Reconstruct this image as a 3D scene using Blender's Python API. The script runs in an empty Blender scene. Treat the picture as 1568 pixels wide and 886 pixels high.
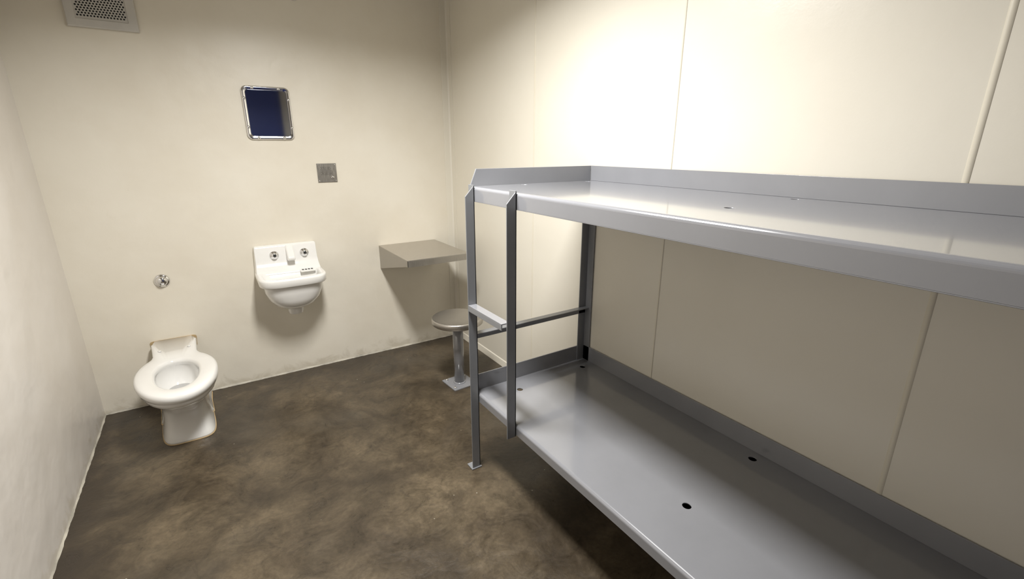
import bpy, bmesh, math, random
from mathutils import Vector, Matrix
random.seed(4)
D=3.306; R=1.600; L=-0.693; FR=-0.75; C=2.56
scene=bpy.context.scene
try:
    scene.view_settings.view_transform='Standard'
    scene.view_settings.look='None'
except Exception as e: print(e)

# ---------------------------------------------------------------- materials
def new_mat(name):
    m=bpy.data.materials.new(name); m.use_nodes=True
    nt=m.node_tree; b=nt.nodes['Principled BSDF']
    return m,nt,b
def noise(nt,scale,detail=4,rough=.55,vec=None,dist=0.0):
    n=nt.nodes.new('ShaderNodeTexNoise'); n.inputs['Scale'].default_value=scale
    n.inputs['Detail'].default_value=detail; n.inputs['Roughness'].default_value=rough
    n.inputs['Distortion'].default_value=dist
    if vec is not None: nt.links.new(vec,n.inputs['Vector'])
    return n
def ramp(nt,src,stops):
    r=nt.nodes.new('ShaderNodeValToRGB'); el=r.color_ramp.elements
    while len(el)<len(stops): el.new(.5)
    for e,(p,c) in zip(el,stops):
        e.position=p; e.color=(c[0],c[1],c[2],1) if not isinstance(c,(int,float)) else (c,c,c,1)
    nt.links.new(src,r.inputs['Fac']); return r
def mixc(nt,fac,a,b,mode='MIX'):
    m=nt.nodes.new('ShaderNodeMix'); m.data_type='RGBA'; m.blend_type=mode
    for i,v in ((0,fac),(6,a),(7,b)):
        if hasattr(v,'links'): nt.links.new(v,m.inputs[i])
        elif isinstance(v,(int,float)): m.inputs[i].default_value=v
        else: m.inputs[i].default_value=(*v,1)
    return m.outputs[2]
def math_n(nt,op,a,b=None):
    n=nt.nodes.new('ShaderNodeMath'); n.operation=op
    for i,v in enumerate((a,b)):
        if v is None: continue
        if hasattr(v,'links'): nt.links.new(v,n.inputs[i])
        else: n.inputs[i].default_value=v
    return n.outputs[0]
def bump(nt,b,h,strength,dist=.01,prev=None):
    n=nt.nodes.new('ShaderNodeBump'); n.inputs['Strength'].default_value=strength
    n.inputs['Distance'].default_value=dist; nt.links.new(h,n.inputs['Height'])
    if prev: nt.links.new(prev,n.inputs['Normal'])
    nt.links.new(n.outputs[0],b.inputs['Normal']); return n.outputs[0]
def pos(nt):
    t=nt.nodes.new('ShaderNodeTexCoord'); return t.outputs['Object']

def paint_wall(name,base,rough=.38,lump=.35,var=.06,dirt=False):
    m,nt,b=new_mat(name); v=pos(nt)
    n1=noise(nt,1.6,5,.6,v)
    d=tuple(c*(1-var*k) for c,k in zip(base,(1.3,1.6,2.1)))
    r=ramp(nt,n1.outputs['Fac'],[(.3,d),(.62,base)]); col=r.outputs[0]
    if dirt:
        sp=nt.nodes.new('ShaderNodeSeparateXYZ'); nt.links.new(v,sp.inputs[0])
        n4=noise(nt,9,5,.65,v,.8)
        zz=math_n(nt,'MULTIPLY',sp.outputs[2],-7.0); zz=math_n(nt,'ADD',zz,1.0)
        zz=math_n(nt,'ADD',zz,math_n(nt,'MULTIPLY',math_n(nt,'SUBTRACT',n4.outputs['Fac'],.5),2.2))
        rd=ramp(nt,zz,[(.55,0.0),(1.0,.5)])
        col=mixc(nt,rd.outputs[0],col,(.52,.46,.35))
        n5=noise(nt,2.3,7,.7,v,2.5); rs=ramp(nt,n5.outputs['Fac'],[(.68,0.0),(.80,.35)])
        col=mixc(nt,rs.outputs[0],col,(.57,.52,.41))
    nt.links.new(col,b.inputs['Base Color'])
    b.inputs['Roughness'].default_value=rough
    n2=noise(nt,4.5,3,.5,v); n3=noise(nt,120,2,.5,v)
    p=bump(nt,b,n2.outputs['Fac'],lump,.02)
    bump(nt,b,n3.outputs['Fac'],.08,.002,p)
    return m
M_wall=paint_wall('cream_wall_paint',(.82,.775,.672),dirt=True,var=.055)
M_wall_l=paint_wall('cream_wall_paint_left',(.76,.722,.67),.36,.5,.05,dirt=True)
M_wall_f=paint_wall('front_wall_fill_cut',(.50,.47,.41),.45)  # unseen wall behind camera, greyed down to cut fill light
M_panel=paint_wall('cream_panel_paint',(.80,.762,.665),.25,.10,.025)
M_ceil=paint_wall('ceiling_paint',(.55,.52,.46),.5)
M_seam=paint_wall('seam_caulk',(.76,.715,.60),.35,.1)

def mapoff(nt,v,off):
    mp=nt.nodes.new('ShaderNodeMapping'); mp.inputs['Location'].default_value=off; nt.links.new(v,mp.inputs['Vector']); return mp.outputs[0]
def floor_mat():
    m,nt,b=new_mat('stained_concrete'); v=pos(nt)
    a=noise(nt,2.0,9,.66,v,.5); r1=ramp(nt,a.outputs['Fac'],[(.34,(.040,.029,.018)),(.50,(.080,.060,.037)),(.66,(.142,.109,.068))])
    c=noise(nt,8,8,.72,v,.9); r2=ramp(nt,c.outputs['Fac'],[(.34,.5),(.50,.95),(.66,1.25)])
    col=mixc(nt,.8,r1.outputs[0],r2.outputs[0],'MULTIPLY')
    f=noise(nt,60,4,.6,v); r3=ramp(nt,f.outputs['Fac'],[(.4,.8),(.6,1.12)])
    col=mixc(nt,.6,col,r3.outputs[0],'MULTIPLY')
    g=noise(nt,1.1,4,.6,v,.3); rg=ramp(nt,g.outputs['Fac'],[(.52,0.0),(.68,.45)])
    col=mixc(nt,rg.outputs[0],col,(.130,.112,.086))
    s=noise(nt,1.3,7,.62,mapoff(nt,v,(7,3,1)),1.2); rs=ramp(nt,s.outputs['Fac'],[(.50,0.0),(.66,.7)])
    col=mixc(nt,rs.outputs[0],col,(.034,.025,.016))
    n7=noise(nt,1.7,6,.55,v,1.6); cr=math_n(nt,'ABSOLUTE',math_n(nt,'SUBTRACT',n7.outputs['Fac'],.5))
    rc=ramp(nt,cr,[(.0,.4),(.006,0.0)]); col=mixc(nt,rc.outputs[0],col,(.040,.030,.022))
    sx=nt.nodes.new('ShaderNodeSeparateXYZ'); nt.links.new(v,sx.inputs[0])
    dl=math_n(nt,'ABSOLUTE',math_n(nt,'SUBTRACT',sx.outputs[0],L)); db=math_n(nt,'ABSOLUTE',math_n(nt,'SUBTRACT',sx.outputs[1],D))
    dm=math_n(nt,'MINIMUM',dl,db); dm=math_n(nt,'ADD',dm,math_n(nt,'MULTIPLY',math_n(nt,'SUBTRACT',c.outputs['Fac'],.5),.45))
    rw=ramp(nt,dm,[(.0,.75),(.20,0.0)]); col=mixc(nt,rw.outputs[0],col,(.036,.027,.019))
    vo=nt.nodes.new('ShaderNodeTexVoronoi'); vo.inputs['Scale'].default_value=11; nt.links.new(v,vo.inputs['Vector'])
    r4=ramp(nt,vo.outputs['Distance'],[(.022,1.0),(.040,0.0)])
    gate=noise(nt,3,2,.5,v); r5=ramp(nt,gate.outputs['Fac'],[(.50,0.0),(.56,1.0)])
    sp=mixc(nt,1.0,r4.outputs[0],r5.outputs[0],'MULTIPLY')
    col=mixc(nt,sp,col,(.45,.41,.33))
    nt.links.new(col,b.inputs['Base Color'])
    rr=ramp(nt,c.outputs['Fac'],[(.3,.24),(.7,.44)]); nt.links.new(rr.outputs[0],b.inputs['Roughness'])
    p=bump(nt,b,a.outputs['Fac'],.3,.02); bump(nt,b,c.outputs['Fac'],.30,.008,p)
    return m
M_floor=floor_mat()

def simple(name,col,rough,metal=0.0,coat=0.0,var=0.0,bscale=0,bstr=0.0,spec=.5):
    m,nt,b=new_mat(name); v=pos(nt)
    n=noise(nt,7,4,.55,v); d=tuple(c*(1-var) for c in col)
    r=ramp(nt,n.outputs['Fac'],[(.35,d),(.6,col)]); nt.links.new(r.outputs[0],b.inputs['Base Color'])
    b.inputs['Roughness'].default_value=rough; b.inputs['Metallic'].default_value=metal
    b.inputs['Coat Weight'].default_value=coat; b.inputs['Coat Roughness'].default_value=.08
    b.inputs['Specular IOR Level'].default_value=spec
    if bscale: 
        n2=noise(nt,bscale,2,.5,v); bump(nt,b,n2.outputs['Fac'],bstr,.004)
    return m
M_bunk=simple('grey_enamel',(.268,.273,.292),.18,0,.8,.04,9,.06)
M_bunkdk=simple('grey_enamel_frame',(.235,.242,.255),.30,0,.3,.08,9,.05)
M_china=simple('vitreous_china',(.83,.82,.79),.10,0,.5,.03)
M_chrome=simple('chrome',(.80,.80,.81),.10,1)
M_mirror=simple('polished_mirror',(.62,.64,.70),.05,1,bscale=3,bstr=.02)
M_dark=simple('dark_void',(.006,.006,.006),.8)
M_caulk=simple('yellowed_caulk',(.68,.50,.27),.6,var=.35)
M_caulkw=simple('white_caulk',(.60,.56,.47),.6,var=.4)
M_vent=simple('vent_enamel',(.62,.60,.56),.45,var=.1)
M_navy=simple('navy_door_enamel',(.012,.028,.16),.4)
M_black=simple('black_rubber',(.02,.02,.02),.5)
def brushed(name,col,rough,sc,metal=1):
    m,nt,b=new_mat(name); v=pos(nt)
    mp=nt.nodes.new('ShaderNodeMapping'); mp.inputs['Scale'].default_value=sc; nt.links.new(v,mp.inputs['Vector'])
    n=noise(nt,20,4,.6,mp.outputs[0]); r=ramp(nt,n.outputs['Fac'],[(.3,tuple(c*.84 for c in col)),(.7,col)])
    nt.links.new(r.outputs[0],b.inputs['Base Color']); b.inputs['Metallic'].default_value=metal
    rr=ramp(nt,n.outputs['Fac'],[(.3,rough*.8),(.7,rough*1.25)]); nt.links.new(rr.outputs[0],b.inputs['Roughness'])
    bump(nt,b,n.outputs['Fac'],.10,.001); return m
M_steel=brushed('brushed_stainless',(.56,.53,.485),.33,(1,14,14),.9)
M_steel2=brushed('brushed_stainless_plate',(.47,.445,.405),.36,(14,1,1),.9)
def emis(name,col,s):
    m,nt,b=new_mat(name); b.inputs['Emission Color'].default_value=(*col,1); b.inputs['Emission Strength'].default_value=s
    b.inputs['Base Color'].default_value=(.8,.8,.8,1); return m
M_emit=emis('light_diffuser',(1,.98,.94),4)

# ---------------------------------------------------------------- mesh helpers
def link(o,parent=None):
    scene.collection.objects.link(o)
    if parent: o.parent=parent
    return o
def mk(name,verts,faces,mat,parent=None,smooth=False,bevel=0,seg=2,mats=None,fm=None):
    me=bpy.data.meshes.new(name); me.from_pydata([tuple(v) for v in verts],[],faces)
    for mm in (mats or [mat]): me.materials.append(mm)
    if fm:
        for i,k in enumerate(fm): me.polygons[i].material_index=k
    bm=bmesh.new(); bm.from_mesh(me); bmesh.ops.recalc_face_normals(bm,faces=bm.faces); bm.to_mesh(me); bm.free()
    if smooth: 
        for f in me.polygons: f.use_smooth=True
    o=bpy.data.objects.new(name,me); link(o,parent)
    if bevel:
        b=o.modifiers.new('bevel','BEVEL'); b.width=bevel; b.segments=seg; b.limit_method='ANGLE'; b.angle_limit=math.radians(40)
        for f in me.polygons: f.use_smooth=True
        b.harden_normals=True
    return o
def box(name,x0,x1,y0,y1,z0,z1,mat,parent=None,bevel=0,seg=2):
    v=[(x,y,z) for x in (x0,x1) for y in (y0,y1) for z in (z0,z1)]
    f=[(0,1,3,2),(4,6,7,5),(0,4,5,1),(2,3,7,6),(0,2,6,4),(1,5,7,3)]
    return mk(name,v,f,mat,parent,bevel=bevel,seg=seg)
def prism(name,poly,axis,a0,a1,mat,parent=None,bevel=0,seg=2):
    n=len(poly); v=[]
    for a in (a0,a1):
        for p in poly:
            q=list(p); q.insert(axis,a); v.append(tuple(q))
    f=[tuple(range(n)),tuple(range(2*n-1,n-1,-1))]
    for i in range(n): f.append((i,(i+1)%n,n+(i+1)%n,n+i))
    return mk(name,v,f,mat,parent,bevel=bevel,seg=seg)
def cyl(name,c,axis,r0,r1,length,mat,parent=None,seg=40,bevel=0):
    ax=Vector(axis).normalized(); q=ax.to_track_quat('Z','Y'); v=[];
    for r,t in ((r0,0),(r1,length)):
        for i in range(seg):
            a=2*math.pi*i/seg; v.append(Vector(c)+q@Vector((r*math.cos(a),r*math.sin(a),t)))
    f=[tuple(range(seg)),tuple(range(2*seg-1,seg-1,-1))]
    for i in range(seg): f.append((i,(i+1)%seg,seg+(i+1)%seg,seg+i))
    o=mk(name,v,f,mat,parent,bevel=bevel,seg=3)
    if not bevel:
        for p in o.data.polygons: p.use_smooth=len(p.vertices)==4
    return o
def lathe(name,c,axis,prof,mat,parent=None,seg=48):
    ax=Vector(axis).normalized(); q=ax.to_track_quat('Z','Y'); v=[];f=[]
    for r,t in prof:
        for i in range(seg):
            a=2*math.pi*i/seg; v.append(Vector(c)+q@Vector((r*math.cos(a),r*math.sin(a),t)))
    for k in range(len(prof)-1):
        for i in range(seg):
            j=(i+1)%seg; f.append((k*seg+i,k*seg+j,(k+1)*seg+j,(k+1)*seg+i))
    f.append(tuple(range(seg))); m=(len(prof)-1)*seg; f.append(tuple(range(m,m+seg)))
    return mk(name,v,f,mat,parent,smooth=True)
def loft(name,rings,mat,parent=None,cap0=True,cap1=True,smooth=True):
    n=len(rings[0]); v=[p for r in rings for p in r]; f=[]
    for k in range(len(rings)-1):
        for i in range(n):
            j=(i+1)%n; f.append((k*n+i,k*n+j,(k+1)*n+j,(k+1)*n+i))
    if cap0: f.append(tuple(range(n)))
    if cap1: m=(len(rings)-1)*n; f.append(tuple(range(m,m+n)))
    return mk(name,v,f,mat,parent,smooth=smooth)
def empty(name,loc=(0,0,0)):
    e=bpy.data.objects.new(name,None); e.empty_display_size=.1; scene.collection.objects.link(e); return e

# ---------------------------------------------------------------- room
T=.12
box('floor',L-T,R+T,FR-T,D+T,-.1,0,M_floor)
box('ceiling',L-T,R+T,FR-T,D+T,C,C+.1,M_ceil)
box('wall_back',L-T,R+T,D,D+T,0,C,M_wall)
box('wall_left',L-T,L,FR,D,0,C,M_wall_l)
box('wall_right',R,R+T,FR,D,0,C,M_panel)
box('wall_front',L-T,R+T,FR-T,FR,0,C,M_wall_f)
for i,y in enumerate((2.24,1.285,.385,-.52)):
    w=.005 if i!=2 else .008
    prism('trim_%d'%(i+1),[(R,y-w),(R-.003,y-w*.5),(R-.003,y+w*.5),(R,y+w)],2,0,C,M_seam,bevel=.0008)
prism('trim_5',[(R,D),(R,D-.055),(R-.003,D-.055),(R-.003,D-.012),(R-.012,D-.003),(R-.055,D-.003),(R-.055,D)],2,0,C,M_panel,bevel=.001)
prism('baseboard_right',[(R,0),(R-.012,0),(R-.006,.045),(R,.05)],1,FR,D-.056,M_panel,bevel=.001)
def cove(name,p0,p1,nrm,mat,s=1.0):
    n=260; v=[];f=[]
    p0=Vector(p0);p1=Vector(p1);nrm=Vector(nrm); a=.006;b=.008
    for i in range(n+1):
        a=.6*a+.4*(.002+.009*random.random()); b=.6*b+.4*(.004+.010*random.random())
        c=p0.lerp(p1,i/n)
        v+= [c+Vector((0,0,b*s)), c+nrm*(a*.45*s)+Vector((0,0,b*.35*s)), c+nrm*a*s+Vector((0,0,.0005))]
    for i in range(n):
        k=i*3; f+=[(k,k+1,k+4,k+3),(k+1,k+2,k+5,k+4)]
    return mk(name,v,f,mat,smooth=True)
cove('baseboard_back',(L,D,0),(R-.06,D,0),(0,-1,0),M_caulkw,1.1)
cove('baseboard_left',(L,FR,0),(L,D,0),(1,0,0),M_caulkw,.9)

# unseen navy door behind camera, added and sized to darken the mirror reflection
dr=empty('reflected_door')
box('door_leaf',.12,1.00,FR+.002,FR+.04,.012,2.30,M_navy,dr,bevel=.004)
box('door_jamb_left',.06,.12,FR+.001,FR+.05,0,2.38,M_navy,dr,bevel=.004)
box('door_jamb_right',1.00,1.04,FR+.001,FR+.05,0,2.38,M_navy,dr,bevel=.004)
box('door_header',.12,1.00,FR+.001,FR+.05,2.30,2.38,M_navy,dr,bevel=.004)
box('door_vision_panel',.25,.37,FR+.036,FR+.046,1.35,1.75,M_black,dr,bevel=.003)
cyl('door_pull',(.90,FR+.04,1.05),(0,1,0),.025,.02,.04,M_chrome,dr)

# ---------------------------------------------------------------- ceiling light
LX,LY=.48,1.55
cl=empty('ceiling_light')
box('light_housing',LX-.17,LX+.17,LY-.38,LY+.38,C-.07,C-.001,M_vent,cl,bevel=.006)
box('light_lens',LX-.15,LX+.15,LY-.36,LY+.36,C-.078,C-.0705,M_emit,cl,bevel=.002)
ld=bpy.data.lights.new('ceiling_lamp','AREA'); ld.shape='RECTANGLE'; ld.size=.26; ld.size_y=.66; ld.energy=60; ld.color=(1,.985,.96); ld.spread=math.radians(158)
lo=bpy.data.objects.new('lamp',ld); lo.location=(LX,LY,C-.085); link(lo,cl)

# ---------------------------------------------------------------- bunk bed
bb=empty('bunk_bed')
X0,X1=.927,R-.004; Y0,Y1=-.24,1.75
def cutholes(o,pts,z,r):
    for (x,y,k) in pts:
        c=cyl('cutter',(x,y,z-.05),(0,0,1),r,r,.1,M_bunk,None,seg=28)
        m=o.modifiers.new('b','BOOLEAN'); m.operation='DIFFERENCE'; m.object=c; m.solver='EXACT'
        bpy.context.view_layer.update()
        dg=bpy.context.evaluated_depsgraph_get(); me=bpy.data.meshes.new_from_object(o.evaluated_get(dg))
        o.modifiers.clear(); o.data=me
        bpy.data.objects.remove(c,do_unlink=True)
def pan(tag,zt,lip,up,holes,r,chamfer):
    t=.005; rad=.012
    prof=[(X0,zt-lip),(X0,zt-rad)]
    for k in range(1,6):
        a=math.pi/2*k/6; prof.append((X0+rad-rad*math.cos(a),zt-rad+rad*math.sin(a)))
    prof+=[(X0+rad,zt),(X1,zt),(X1,zt-t),(X0+rad,zt-t),(X0+t,zt-rad),(X0+t,zt-lip)]
    deck=prism(tag+'_deck',prof,1,Y0,Y1,M_bunk,bb)
    cutholes(deck,holes,zt,r)
    for i,(x,y,k) in enumerate(holes):
        if k: lathe(tag+'_dark_cup_%d'%(i+1),(x,y,zt-t-.0005),(0,0,-1),[(r+.006,0),(r+.006,.02),(.002,.021),(.002,.018),(r+.004,.017),(r+.004,.0)],M_dark,bb,seg=28)  # dark cups added under the holes so they look shaded, not see-through
    box(tag+'_lip_return',X0,X0+.03,Y0,Y1,zt-lip-.003,zt-lip,M_bunk,bb,bevel=.001)
    box(tag+'_back_upstand',X1-.005,X1,Y0,Y1,zt,zt+up,M_bunk,bb,bevel=.001)
    prism(tag+'_head_upstand',[(X0+.002,zt-lip),(X1-.005,zt-lip),(X1-.005,zt+up),(X0+chamfer,zt+up),(X0+.002,zt+.004)],1,Y1-.001,Y1+.005,M_bunk,bb,bevel=.001)
    prism(tag+'_foot_upstand',[(X0+.002,zt-lip),(X1-.005,zt-lip),(X1-.005,zt+up),(X0+chamfer,zt+up),(X0+.002,zt+.004)],1,Y0-.005,Y0+.001,M_bunk,bb,bevel=.001)
    for k,yy in enumerate((.25,1.2)):
        box(tag+'_stiffener_%d'%(k+1),X0+.03,X1-.01,yy,yy+.04,zt-.035,zt-t,M_bunk,bb,bevel=.002)
pan('upper',1.344,.057,.070,[(1.165,1.70,1),(1.530,1.70,1),(1.175,.74,1),(1.545,.755,1)],.0145,.030)
pan('lower',.398,.040,.080,[(1.111,1.644,0),(1.521,1.664,1),(1.141,.727,1),(1.545,.747,1)],.0145,.012)
def angle(name,xa,xb,ya,yb,z0,z1,cx,cy,cut=0,mat=M_bunkdk,t=.005):
    xs=(xa,xa+t) if cx<0 else (xb-t,xb)
    ys=(ya,ya+t) if cy<0 else (yb-t,yb)
    box(name+'_flange_a',xs[0],xs[1],ya,yb,z0,z1,mat,bb,bevel=.001)
    prism(name+'_flange_b',[(xa,z0),(xb,z0),(xb,z1),(xa,z1-cut)],1,ys[0],ys[1],mat,bb,bevel=.001)
PX0,PX1=.884,.926
angle('aisle_post',PX0,PX1,1.712,1.754,0.006,1.352,1,-1,cut=.045)
angle('ladder_post',PX0,PX1,1.398,1.440,.35,1.352,1,-1,cut=.045)
angle('aisle_post_foot',PX0,PX1,Y0,Y0+.042,0.006,1.352,1,1,cut=.045)
angle('wall_post',R-.052,R-.004,1.700,1.748,0.006,1.285,1,1)
angle('wall_post_foot',R-.052,R-.004,Y0+.002,Y0+.05,0.006,1.285,1,-1)
for nm,(fx,fy) in {'foot_plate_1':(.905,1.733),'foot_plate_2':(.905,Y0+.02),'foot_plate_3':(R-.03,1.724),'foot_plate_4':(R-.03,Y0+.02)}.items():
    box(nm,fx-.028,fx+.025,fy-.028,fy+.025,.0005,.006,M_bunkdk,bb,bevel=.001)
box('ladder_rung_top',PX0,PX1-.004,1.440,1.712,.838,.843,M_bunk,bb,bevel=.001)
box('ladder_rung_web',PX0,PX0+.005,1.440,1.712,.815,.838,M_bunkdk,bb,bevel=.001)
box('end_rail_web',X0,X1-.004,1.743,1.748,.663,.698,M_bunkdk,bb,bevel=.001)
box('end_rail_top',X0,X1-.004,1.715,1.743,.693,.698,M_bunkdk,bb,bevel=.001)

# ---------------------------------------------------------------- toilet
to=empty('toilet')
def tring(z,c,af,ab,b,wn=0,n=2.0,N=96,wall=.003,rise=0.0):
    pts=[]
    for i in range(N):
        a=2*math.pi*i/N; ca,sa=math.cos(a),math.sin(a)
        A=af if ca>0 else ab
        r=(abs(ca/A)**n+abs(sa/b)**n)**(-1/n)
        if wn and ca<0:
            d1=(c-wall)/max(-ca,1e-6); d2=wn/max(abs(sa),1e-6)
            if d2*(-ca)>c*.5: 
                tt=min(1,(min(d1,d2)*(-ca)-c*.5)/(c*.5)); d2=wn*(1+.16*tt)/max(abs(sa),1e-6)
            rn=min(d1,d2); k=20; r=(r**k+rn**k)**(1/k)
        s=max(c+r*ca,wall)
        zz=z+rise*max(0,min(1,(.26-s)/.20))
        pts.append((-.298+.052*s+r*sa,D-s,zz))
    return pts
H=.022
rings=[
 tring(.001,.30,.275,.29,.122,.122,5),
 tring(.012,.30,.275,.29,.122,.122,5),
 tring(.030,.30,.265,.29,.115,.115,4.5),
 tring(.10,.31,.245,.30,.104,.104,4.2),
 tring(.17,.33,.235,.30,.101,.101,3.8),
 tring(.22,.36,.258,.32,.116,.101,2.8),
 tring(.262,.41,.296,.30,.146,.10,2.2),
 tring(.296,.45,.310,.27,.166,.098,2.1),
 tring(.318,.46,.317,.27,.173,.098,2.05),
 tring(.326,.46,.317,.27,.174,.098,2.05,rise=H),
 tring(.329,.46,.326,.275,.181,.099,2.05,rise=H),
 tring(.352,.46,.331,.278,.185,.102,2.05,rise=H),
 tring(.366,.46,.327,.275,.182,.101,2.05,rise=H),
 tring(.3715,.46,.315,.265,.172,.097,2.05,rise=H),
 tring(.3735,.46,.290,.240,.155,.086,2.05,rise=H),
 tring(.372,.47,.235,.180,.112,0,2.1),
 tring(.366,.47,.222,.168,.101,0,2.1),
 tring(.352,.47,.215,.162,.095,0,2.1),
 tring(.335,.47,.225,.172,.108,0,2.1),
 tring(.27,.46,.19,.15,.092,0,2.1),
 tring(.215,.44,.13,.10,.062,0,2.1),
 tring(.205,.44,.05,.05,.03,0,2),
]
loft('bowl',rings,M_china,to)
loft('water',[tring(.232,.445,.145,.115,.072,0,2.1),tring(.2325,.445,.145,.115,.072,0,2.1)],M_chrome,to)
half=[(.112,.33),(.1165,.385),(.1125,.3925),(.100,.396)]
prism('flange_caulk',[(-.298-a,z) for a,z in half]+[(-.298+a,z) for a,z in half][::-1],1,D-.004,D-.0005,M_caulk,to)
loft('foot_caulk',[tring(.0006,.30,.279,.296,.126,.126,5),tring(.003,.30,.276,.292,.123,.123,5)],M_caulk,to)
for i,s in enumerate((-1,1)):
    lathe('seat_post_plug_%d'%(i+1),(-.289+s*.07,D-.165,.3845),(0,0,1),[(.009,0),(.009,.003),(.003,.006)],M_china,to,seg=20)

# flush button
fb=empty('flush_button')
lathe('flange',(-.29,D-.001,.755),(0,-1,0),[(.039,0),(.039,.004),(.033,.010),(.026,.012),(.026,.020),(.022,.026),(.012,.030),(.004,.031)],M_chrome,fb)

# ---------------------------------------------------------------- sink
sk=empty('wall_sink')
SX=.378
def sring(z,b,s0,s1,n=4.0,N=80,cx=0):
    pts=[];c=(s0+s1)/2;h=(s1-s0)/2
    for i in range(N):
        a=2*math.pi*i/N; ca,sa=math.cos(a),math.sin(a)
        nn=n if ca>0 else 10
        if ca<=0 and n<3.4: nn=n
        r=(abs(ca)**nn+abs(sa)**nn)**(-1/nn)
        pts.append((SX+cx+b*r*sa,D-(c+h*r*ca),z))
    return pts
rings=[sring(.515,.045,.10,.20,2.2),sring(.528,.080,.06,.235,2.4),sring(.555,.118,.03,.272,2.8),sring(.595,.148,.004,.292,3.2),
 sring(.645,.166,.003,.304,3.5),sring(.683,.173,.003,.310,3.6),sring(.689,.178,.003,.315,3.6),sring(.692,.189,.003,.326,3.7),sring(.698,.193,.003,.331,3.7),sring(.732,.195,.003,.334,3.7),
 sring(.741,.193,.003,.331,3.7),sring(.744,.186,.003,.324,3.7),sring(.744,.168,.105,.305,3.8),sring(.740,.163,.110,.300,3.8),sring(.70,.150,.125,.288,3.6),sring(.65,.128,.145,.270,3.4),
 sring(.628,.09,.165,.25,3),sring(.622,.03,.19,.23,2.2)]
loft('basin',rings,M_china,sk)
bs=[(.003,.725),(.118,.725),(.112,.742),(.092,.752),(.070,.775),(.055,.81),(.048,.895),(.040,.905),(.003,.905)]
o=prism('backsplash',[(D-s,z) for s,z in bs],0,SX-.178,SX+.184,M_china,sk,bevel=.010,seg=5)
for vv in o.data.vertices:
    k=(.905-vv.co.z)/.18; vv.co.x+=(-.014 if vv.co.x<SX else .009)*k*k
sp=[(.03,.80),(.095,.802),(.118,.812),(.120,.828),(.10,.85),(.075,.875),(.05,.90),(.03,.90)]
prism('spout',[(D-s,z) for s,z in sp],0,SX+.000,SX+.044,M_china,sk,bevel=.012,seg=5)
for nm,x in (('tap_left',.308),('tap_right',.486)):
    lathe(nm,(x,D-.050,.842),(0,-1,.06),[(.027,0),(.027,.006),(.022,.011),(.016,.012),(.016,.026),(.012,.031),(.003,.032)],M_chrome,sk)
    cyl(nm+'_ring',(x,D-.0795,.8445),(0,-1,.06),.010,.009,.004,M_black,sk,seg=24)
box('soap_ledge',SX+.060,SX+.150,D-.150,D-.095,.732,.7446,M_china,sk,bevel=.004,seg=3)
for i in range(4):
    box('soap_slot_%d'%(i+1),SX+.070+.018*i,SX+.082+.018*i,D-.142,D-.116,.7440,.7458,M_black,sk,bevel=.0008)
lathe('drain',(SX,D-.21,.6235),(0,0,1),[(.020,0),(.020,.003),(.012,.003),(.012,.001)],M_chrome,sk)
lathe('trap_cover',(SX,D-.150,.474),(0,0,1),[(.038,0),(.044,.006),(.047,.03),(.055,.045),(.07,.056)],M_china,sk)

# ---------------------------------------------------------------- mirror
mi=empty('wall_mirror')
def rrect(cx,cz,hw,hh,r,y,N=10):
    pts=[]
    for k,(sx,sz) in enumerate(((1,1),(-1,1),(-1,-1),(1,-1))):
        for i in range(N+1):
            a=math.pi/2*k+math.pi/2*i/N
            pts.append((cx+sx*(hw-r)+r*math.cos(a),y,cz+sz*(hh-r)+r*math.sin(a)))
    return pts
mx,mz=.397,1.692; hw,hh=.130,.150
loft('frame',[rrect(mx,mz,hw,hh,.03,D-.001),rrect(mx,mz,hw,hh,.03,D-.010),rrect(mx,mz,hw-.004,hh-.004,.028,D-.016),
  rrect(mx,mz,hw-.010,hh-.010,.024,D-.017),rrect(mx,mz,hw-.018,hh-.018,.020,D-.012),rrect(mx,mz,hw-.022,hh-.022,.018,D-.012)],M_chrome,mi,cap1=False)
loft('mirror_face',[rrect(mx,mz,hw-.0215,hh-.0215,.018,D-.0115),rrect(mx,mz,hw-.022,hh-.022,.018,D-.0135)],M_mirror,mi,smooth=False)
for i,(x,z) in enumerate(((mx-.07,mz+hh-.011),(mx+.07,mz+hh-.011),(mx-.07,mz-hh+.011),(mx+.07,mz-hh+.011),(mx-hw+.011,mz+.08),(mx+hw-.011,mz+.08),(mx-hw+.011,mz-.08),(mx+hw-.011,mz-.08))):
    lathe('screw_%d'%(i+1),(x,D-.015,z),(0,-1,0),[(.0085,0),(.0085,.003),(.006,.006),(.001,.007)],M_chrome,mi,seg=16)

# ---------------------------------------------------------------- intercom plate
ic=empty('intercom_panel')
px,pz=.695,1.338
box('plate',px-.061,px+.061,D-.006,D-.001,pz-.060,pz+.060,M_steel2,ic,bevel=.0015)
def dots(cx,cz,nx,nz,st,r,y,hexo=True):
    v=[];f=[]
    for j in range(nz):
        for i in range(nx):
            x=cx+(i-(nx-1)/2)*st+(st/2 if hexo and j%2 else 0); z=cz+(j-(nz-1)/2)*st*(.866 if hexo else 1)
            b=len(v)
            for k in range(10):
                a=2*math.pi*k/10; v.append((x+r*math.cos(a),y,z+r*math.sin(a)))
            f.append(tuple(range(b,b+10)))
    return v,f
v,f=dots(px-.008,pz+.012,7,7,.009,.0018,D-.0066)
mk('speaker_holes',v,f,M_dark,ic)
lathe('call_button',(px+.032,D-.006,pz-.028),(0,-1,0),[(.012,0),(.012,.003),(.009,.005),(.009,.008),(.002,.009)],M_chrome,ic,seg=24)
for i,(a,b) in enumerate(((-1,-1),(1,-1),(-1,1),(1,1))):
    lathe('screw_%d'%(i+1),(px+a*.052,D-.006,pz+b*.051),(0,-1,0),[(.004,0),(.0035,.002),(.001,.0025)],M_chrome,ic,seg=12)

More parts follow.
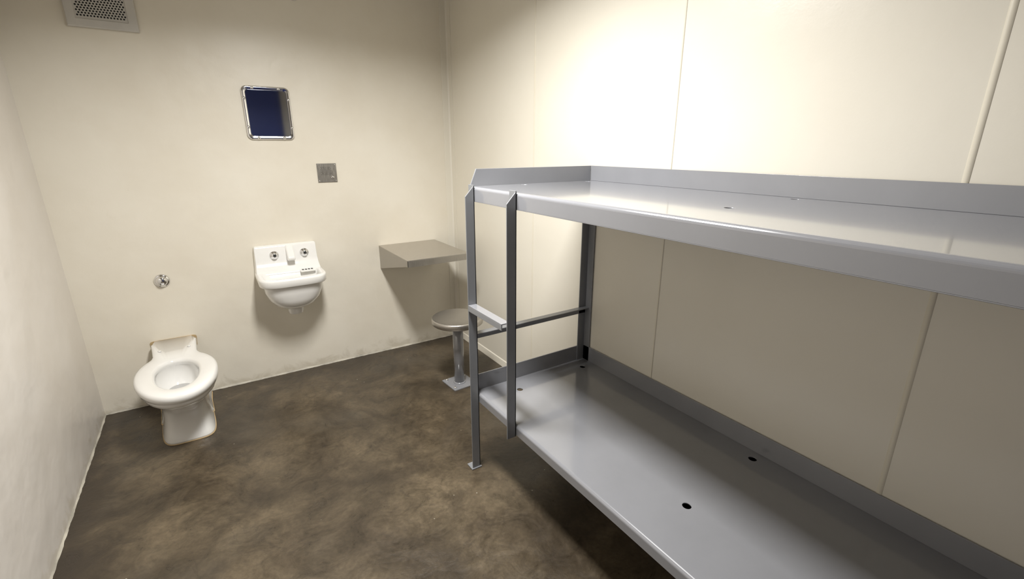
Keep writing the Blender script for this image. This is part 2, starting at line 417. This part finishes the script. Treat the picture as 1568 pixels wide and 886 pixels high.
# ---------------------------------------------------------------- vent
ve=empty('air_vent')
vx0,vx1,vz0,vz1=-.428,-.150,2.062,2.345
fr=.036
vcx,vcz=(vx0+vx1)/2,(vz0+vz1)/2
def rect(hw,hh,y): return [(vcx+a*hw,y,vcz+b*hh) for a,b in ((-1,-1),(1,-1),(1,1),(-1,1))]
HW,HH=(vx1-vx0)/2,(vz1-vz0)/2
rs=[rect(HW,HH,D-.001),rect(HW,HH,D-.016),rect(HW-.004,HH-.004,D-.020),rect(HW-fr,HH-fr,D-.020),rect(HW-fr-.003,HH-fr-.003,D-.014)]
loft('grille',rs,M_vent,ve,smooth=False)
v,f=dots(vcx-.003,vcz,15,17,.0128,.0042,D-.0146)
mk('grille_holes',v,f,M_dark,ve)

# ---------------------------------------------------------------- sprinkler
sr=empty('sprinkler_head')
lathe('escutcheon',(.615,D-.001,2.352),(0,-1,0),[(.034,0),(.034,.004),(.024,.012),(.012,.014),(.012,.04),(.010,.05)],M_chrome,sr,seg=28)
lathe('deflector',(.615,D-.05,2.352),(0,-1,0),[(.006,0),(.006,.02),(.016,.022),(.016,.024)],M_chrome,sr,seg=24)

# ---------------------------------------------------------------- desk
dk=empty('wall_desk')
dx0,dx1,dy0=.995,1.43,2.735
box('desk_top',dx0,dx1,dy0,D-.001,.815,.820,M_steel,dk,bevel=.0015)
box('front_apron',dx0,dx1,dy0,dy0+.004,.777,.8155,M_steel2,dk,bevel=.001)
for nm,a in (('side_bracket_left',dx0),('side_bracket_right',dx1-.004)):
    prism(nm,[(dy0,.8155),(dy0,.777),(dy0+.03,.774),(D-.001,.650),(D-.001,.8155)],0,a,a+.004,M_steel2,dk,bevel=.001)
box('front_apron_return',dx0+.004,dx1-.004,dy0,dy0+.025,.775,.778,M_steel2,dk)

# ---------------------------------------------------------------- stool
st=empty('steel_stool')
sx,sy=1.225,2.53
lathe('seat',(sx,sy,.430),(0,0,1),[(.05,.004),(.150,.004),(.158,0),(.163,.004),(.163,.030),(.160,.036),(.154,.039),(.148,.037),(.02,.036)],M_steel,st,seg=72)
lathe('seat_plate',(sx,sy,.420),(0,0,1),[(.07,0),(.07,.013),(.03,.013)],M_steel2,st)
cyl('post',(sx,sy,.008),(0,0,1),.034,.034,.42,M_bunk,st)
lathe('post_weld',(sx,sy,.008),(0,0,1),[(.041,0),(.037,.006),(.034,.009)],M_bunk,st)
bp=box('base_plate',-.085,.085,-.085,.085,.0005,.009,M_bunk,st,bevel=.0015); bp.location=(sx,sy,0); bp.rotation_euler[2]=math.radians(4)
for i,(a,b) in enumerate(((-1,-1),(1,-1),(-1,1),(1,1))):
    lathe('bolt_%d'%(i+1),(sx+a*.062,sy+b*.062,.009),(0,0,1),[(.010,0),(.010,.005),(.006,.009),(.001,.010)],M_chrome,st,seg=6)

# ---------------------------------------------------------------- camera / world
w=bpy.data.worlds.new('World'); scene.world=w; w.use_nodes=True
w.node_tree.nodes['Background'].inputs[0].default_value=(.02,.02,.02,1)
cd=bpy.data.cameras.new('camera'); cd.lens=714/1568*36; cd.sensor_width=36; cd.clip_start=.01
co=bpy.data.objects.new('camera',cd); co.location=(0,0,1.5)
co.rotation_euler=(math.radians(90-16.979),0,math.radians(-32.956)); scene.collection.objects.link(co)
scene.camera=co
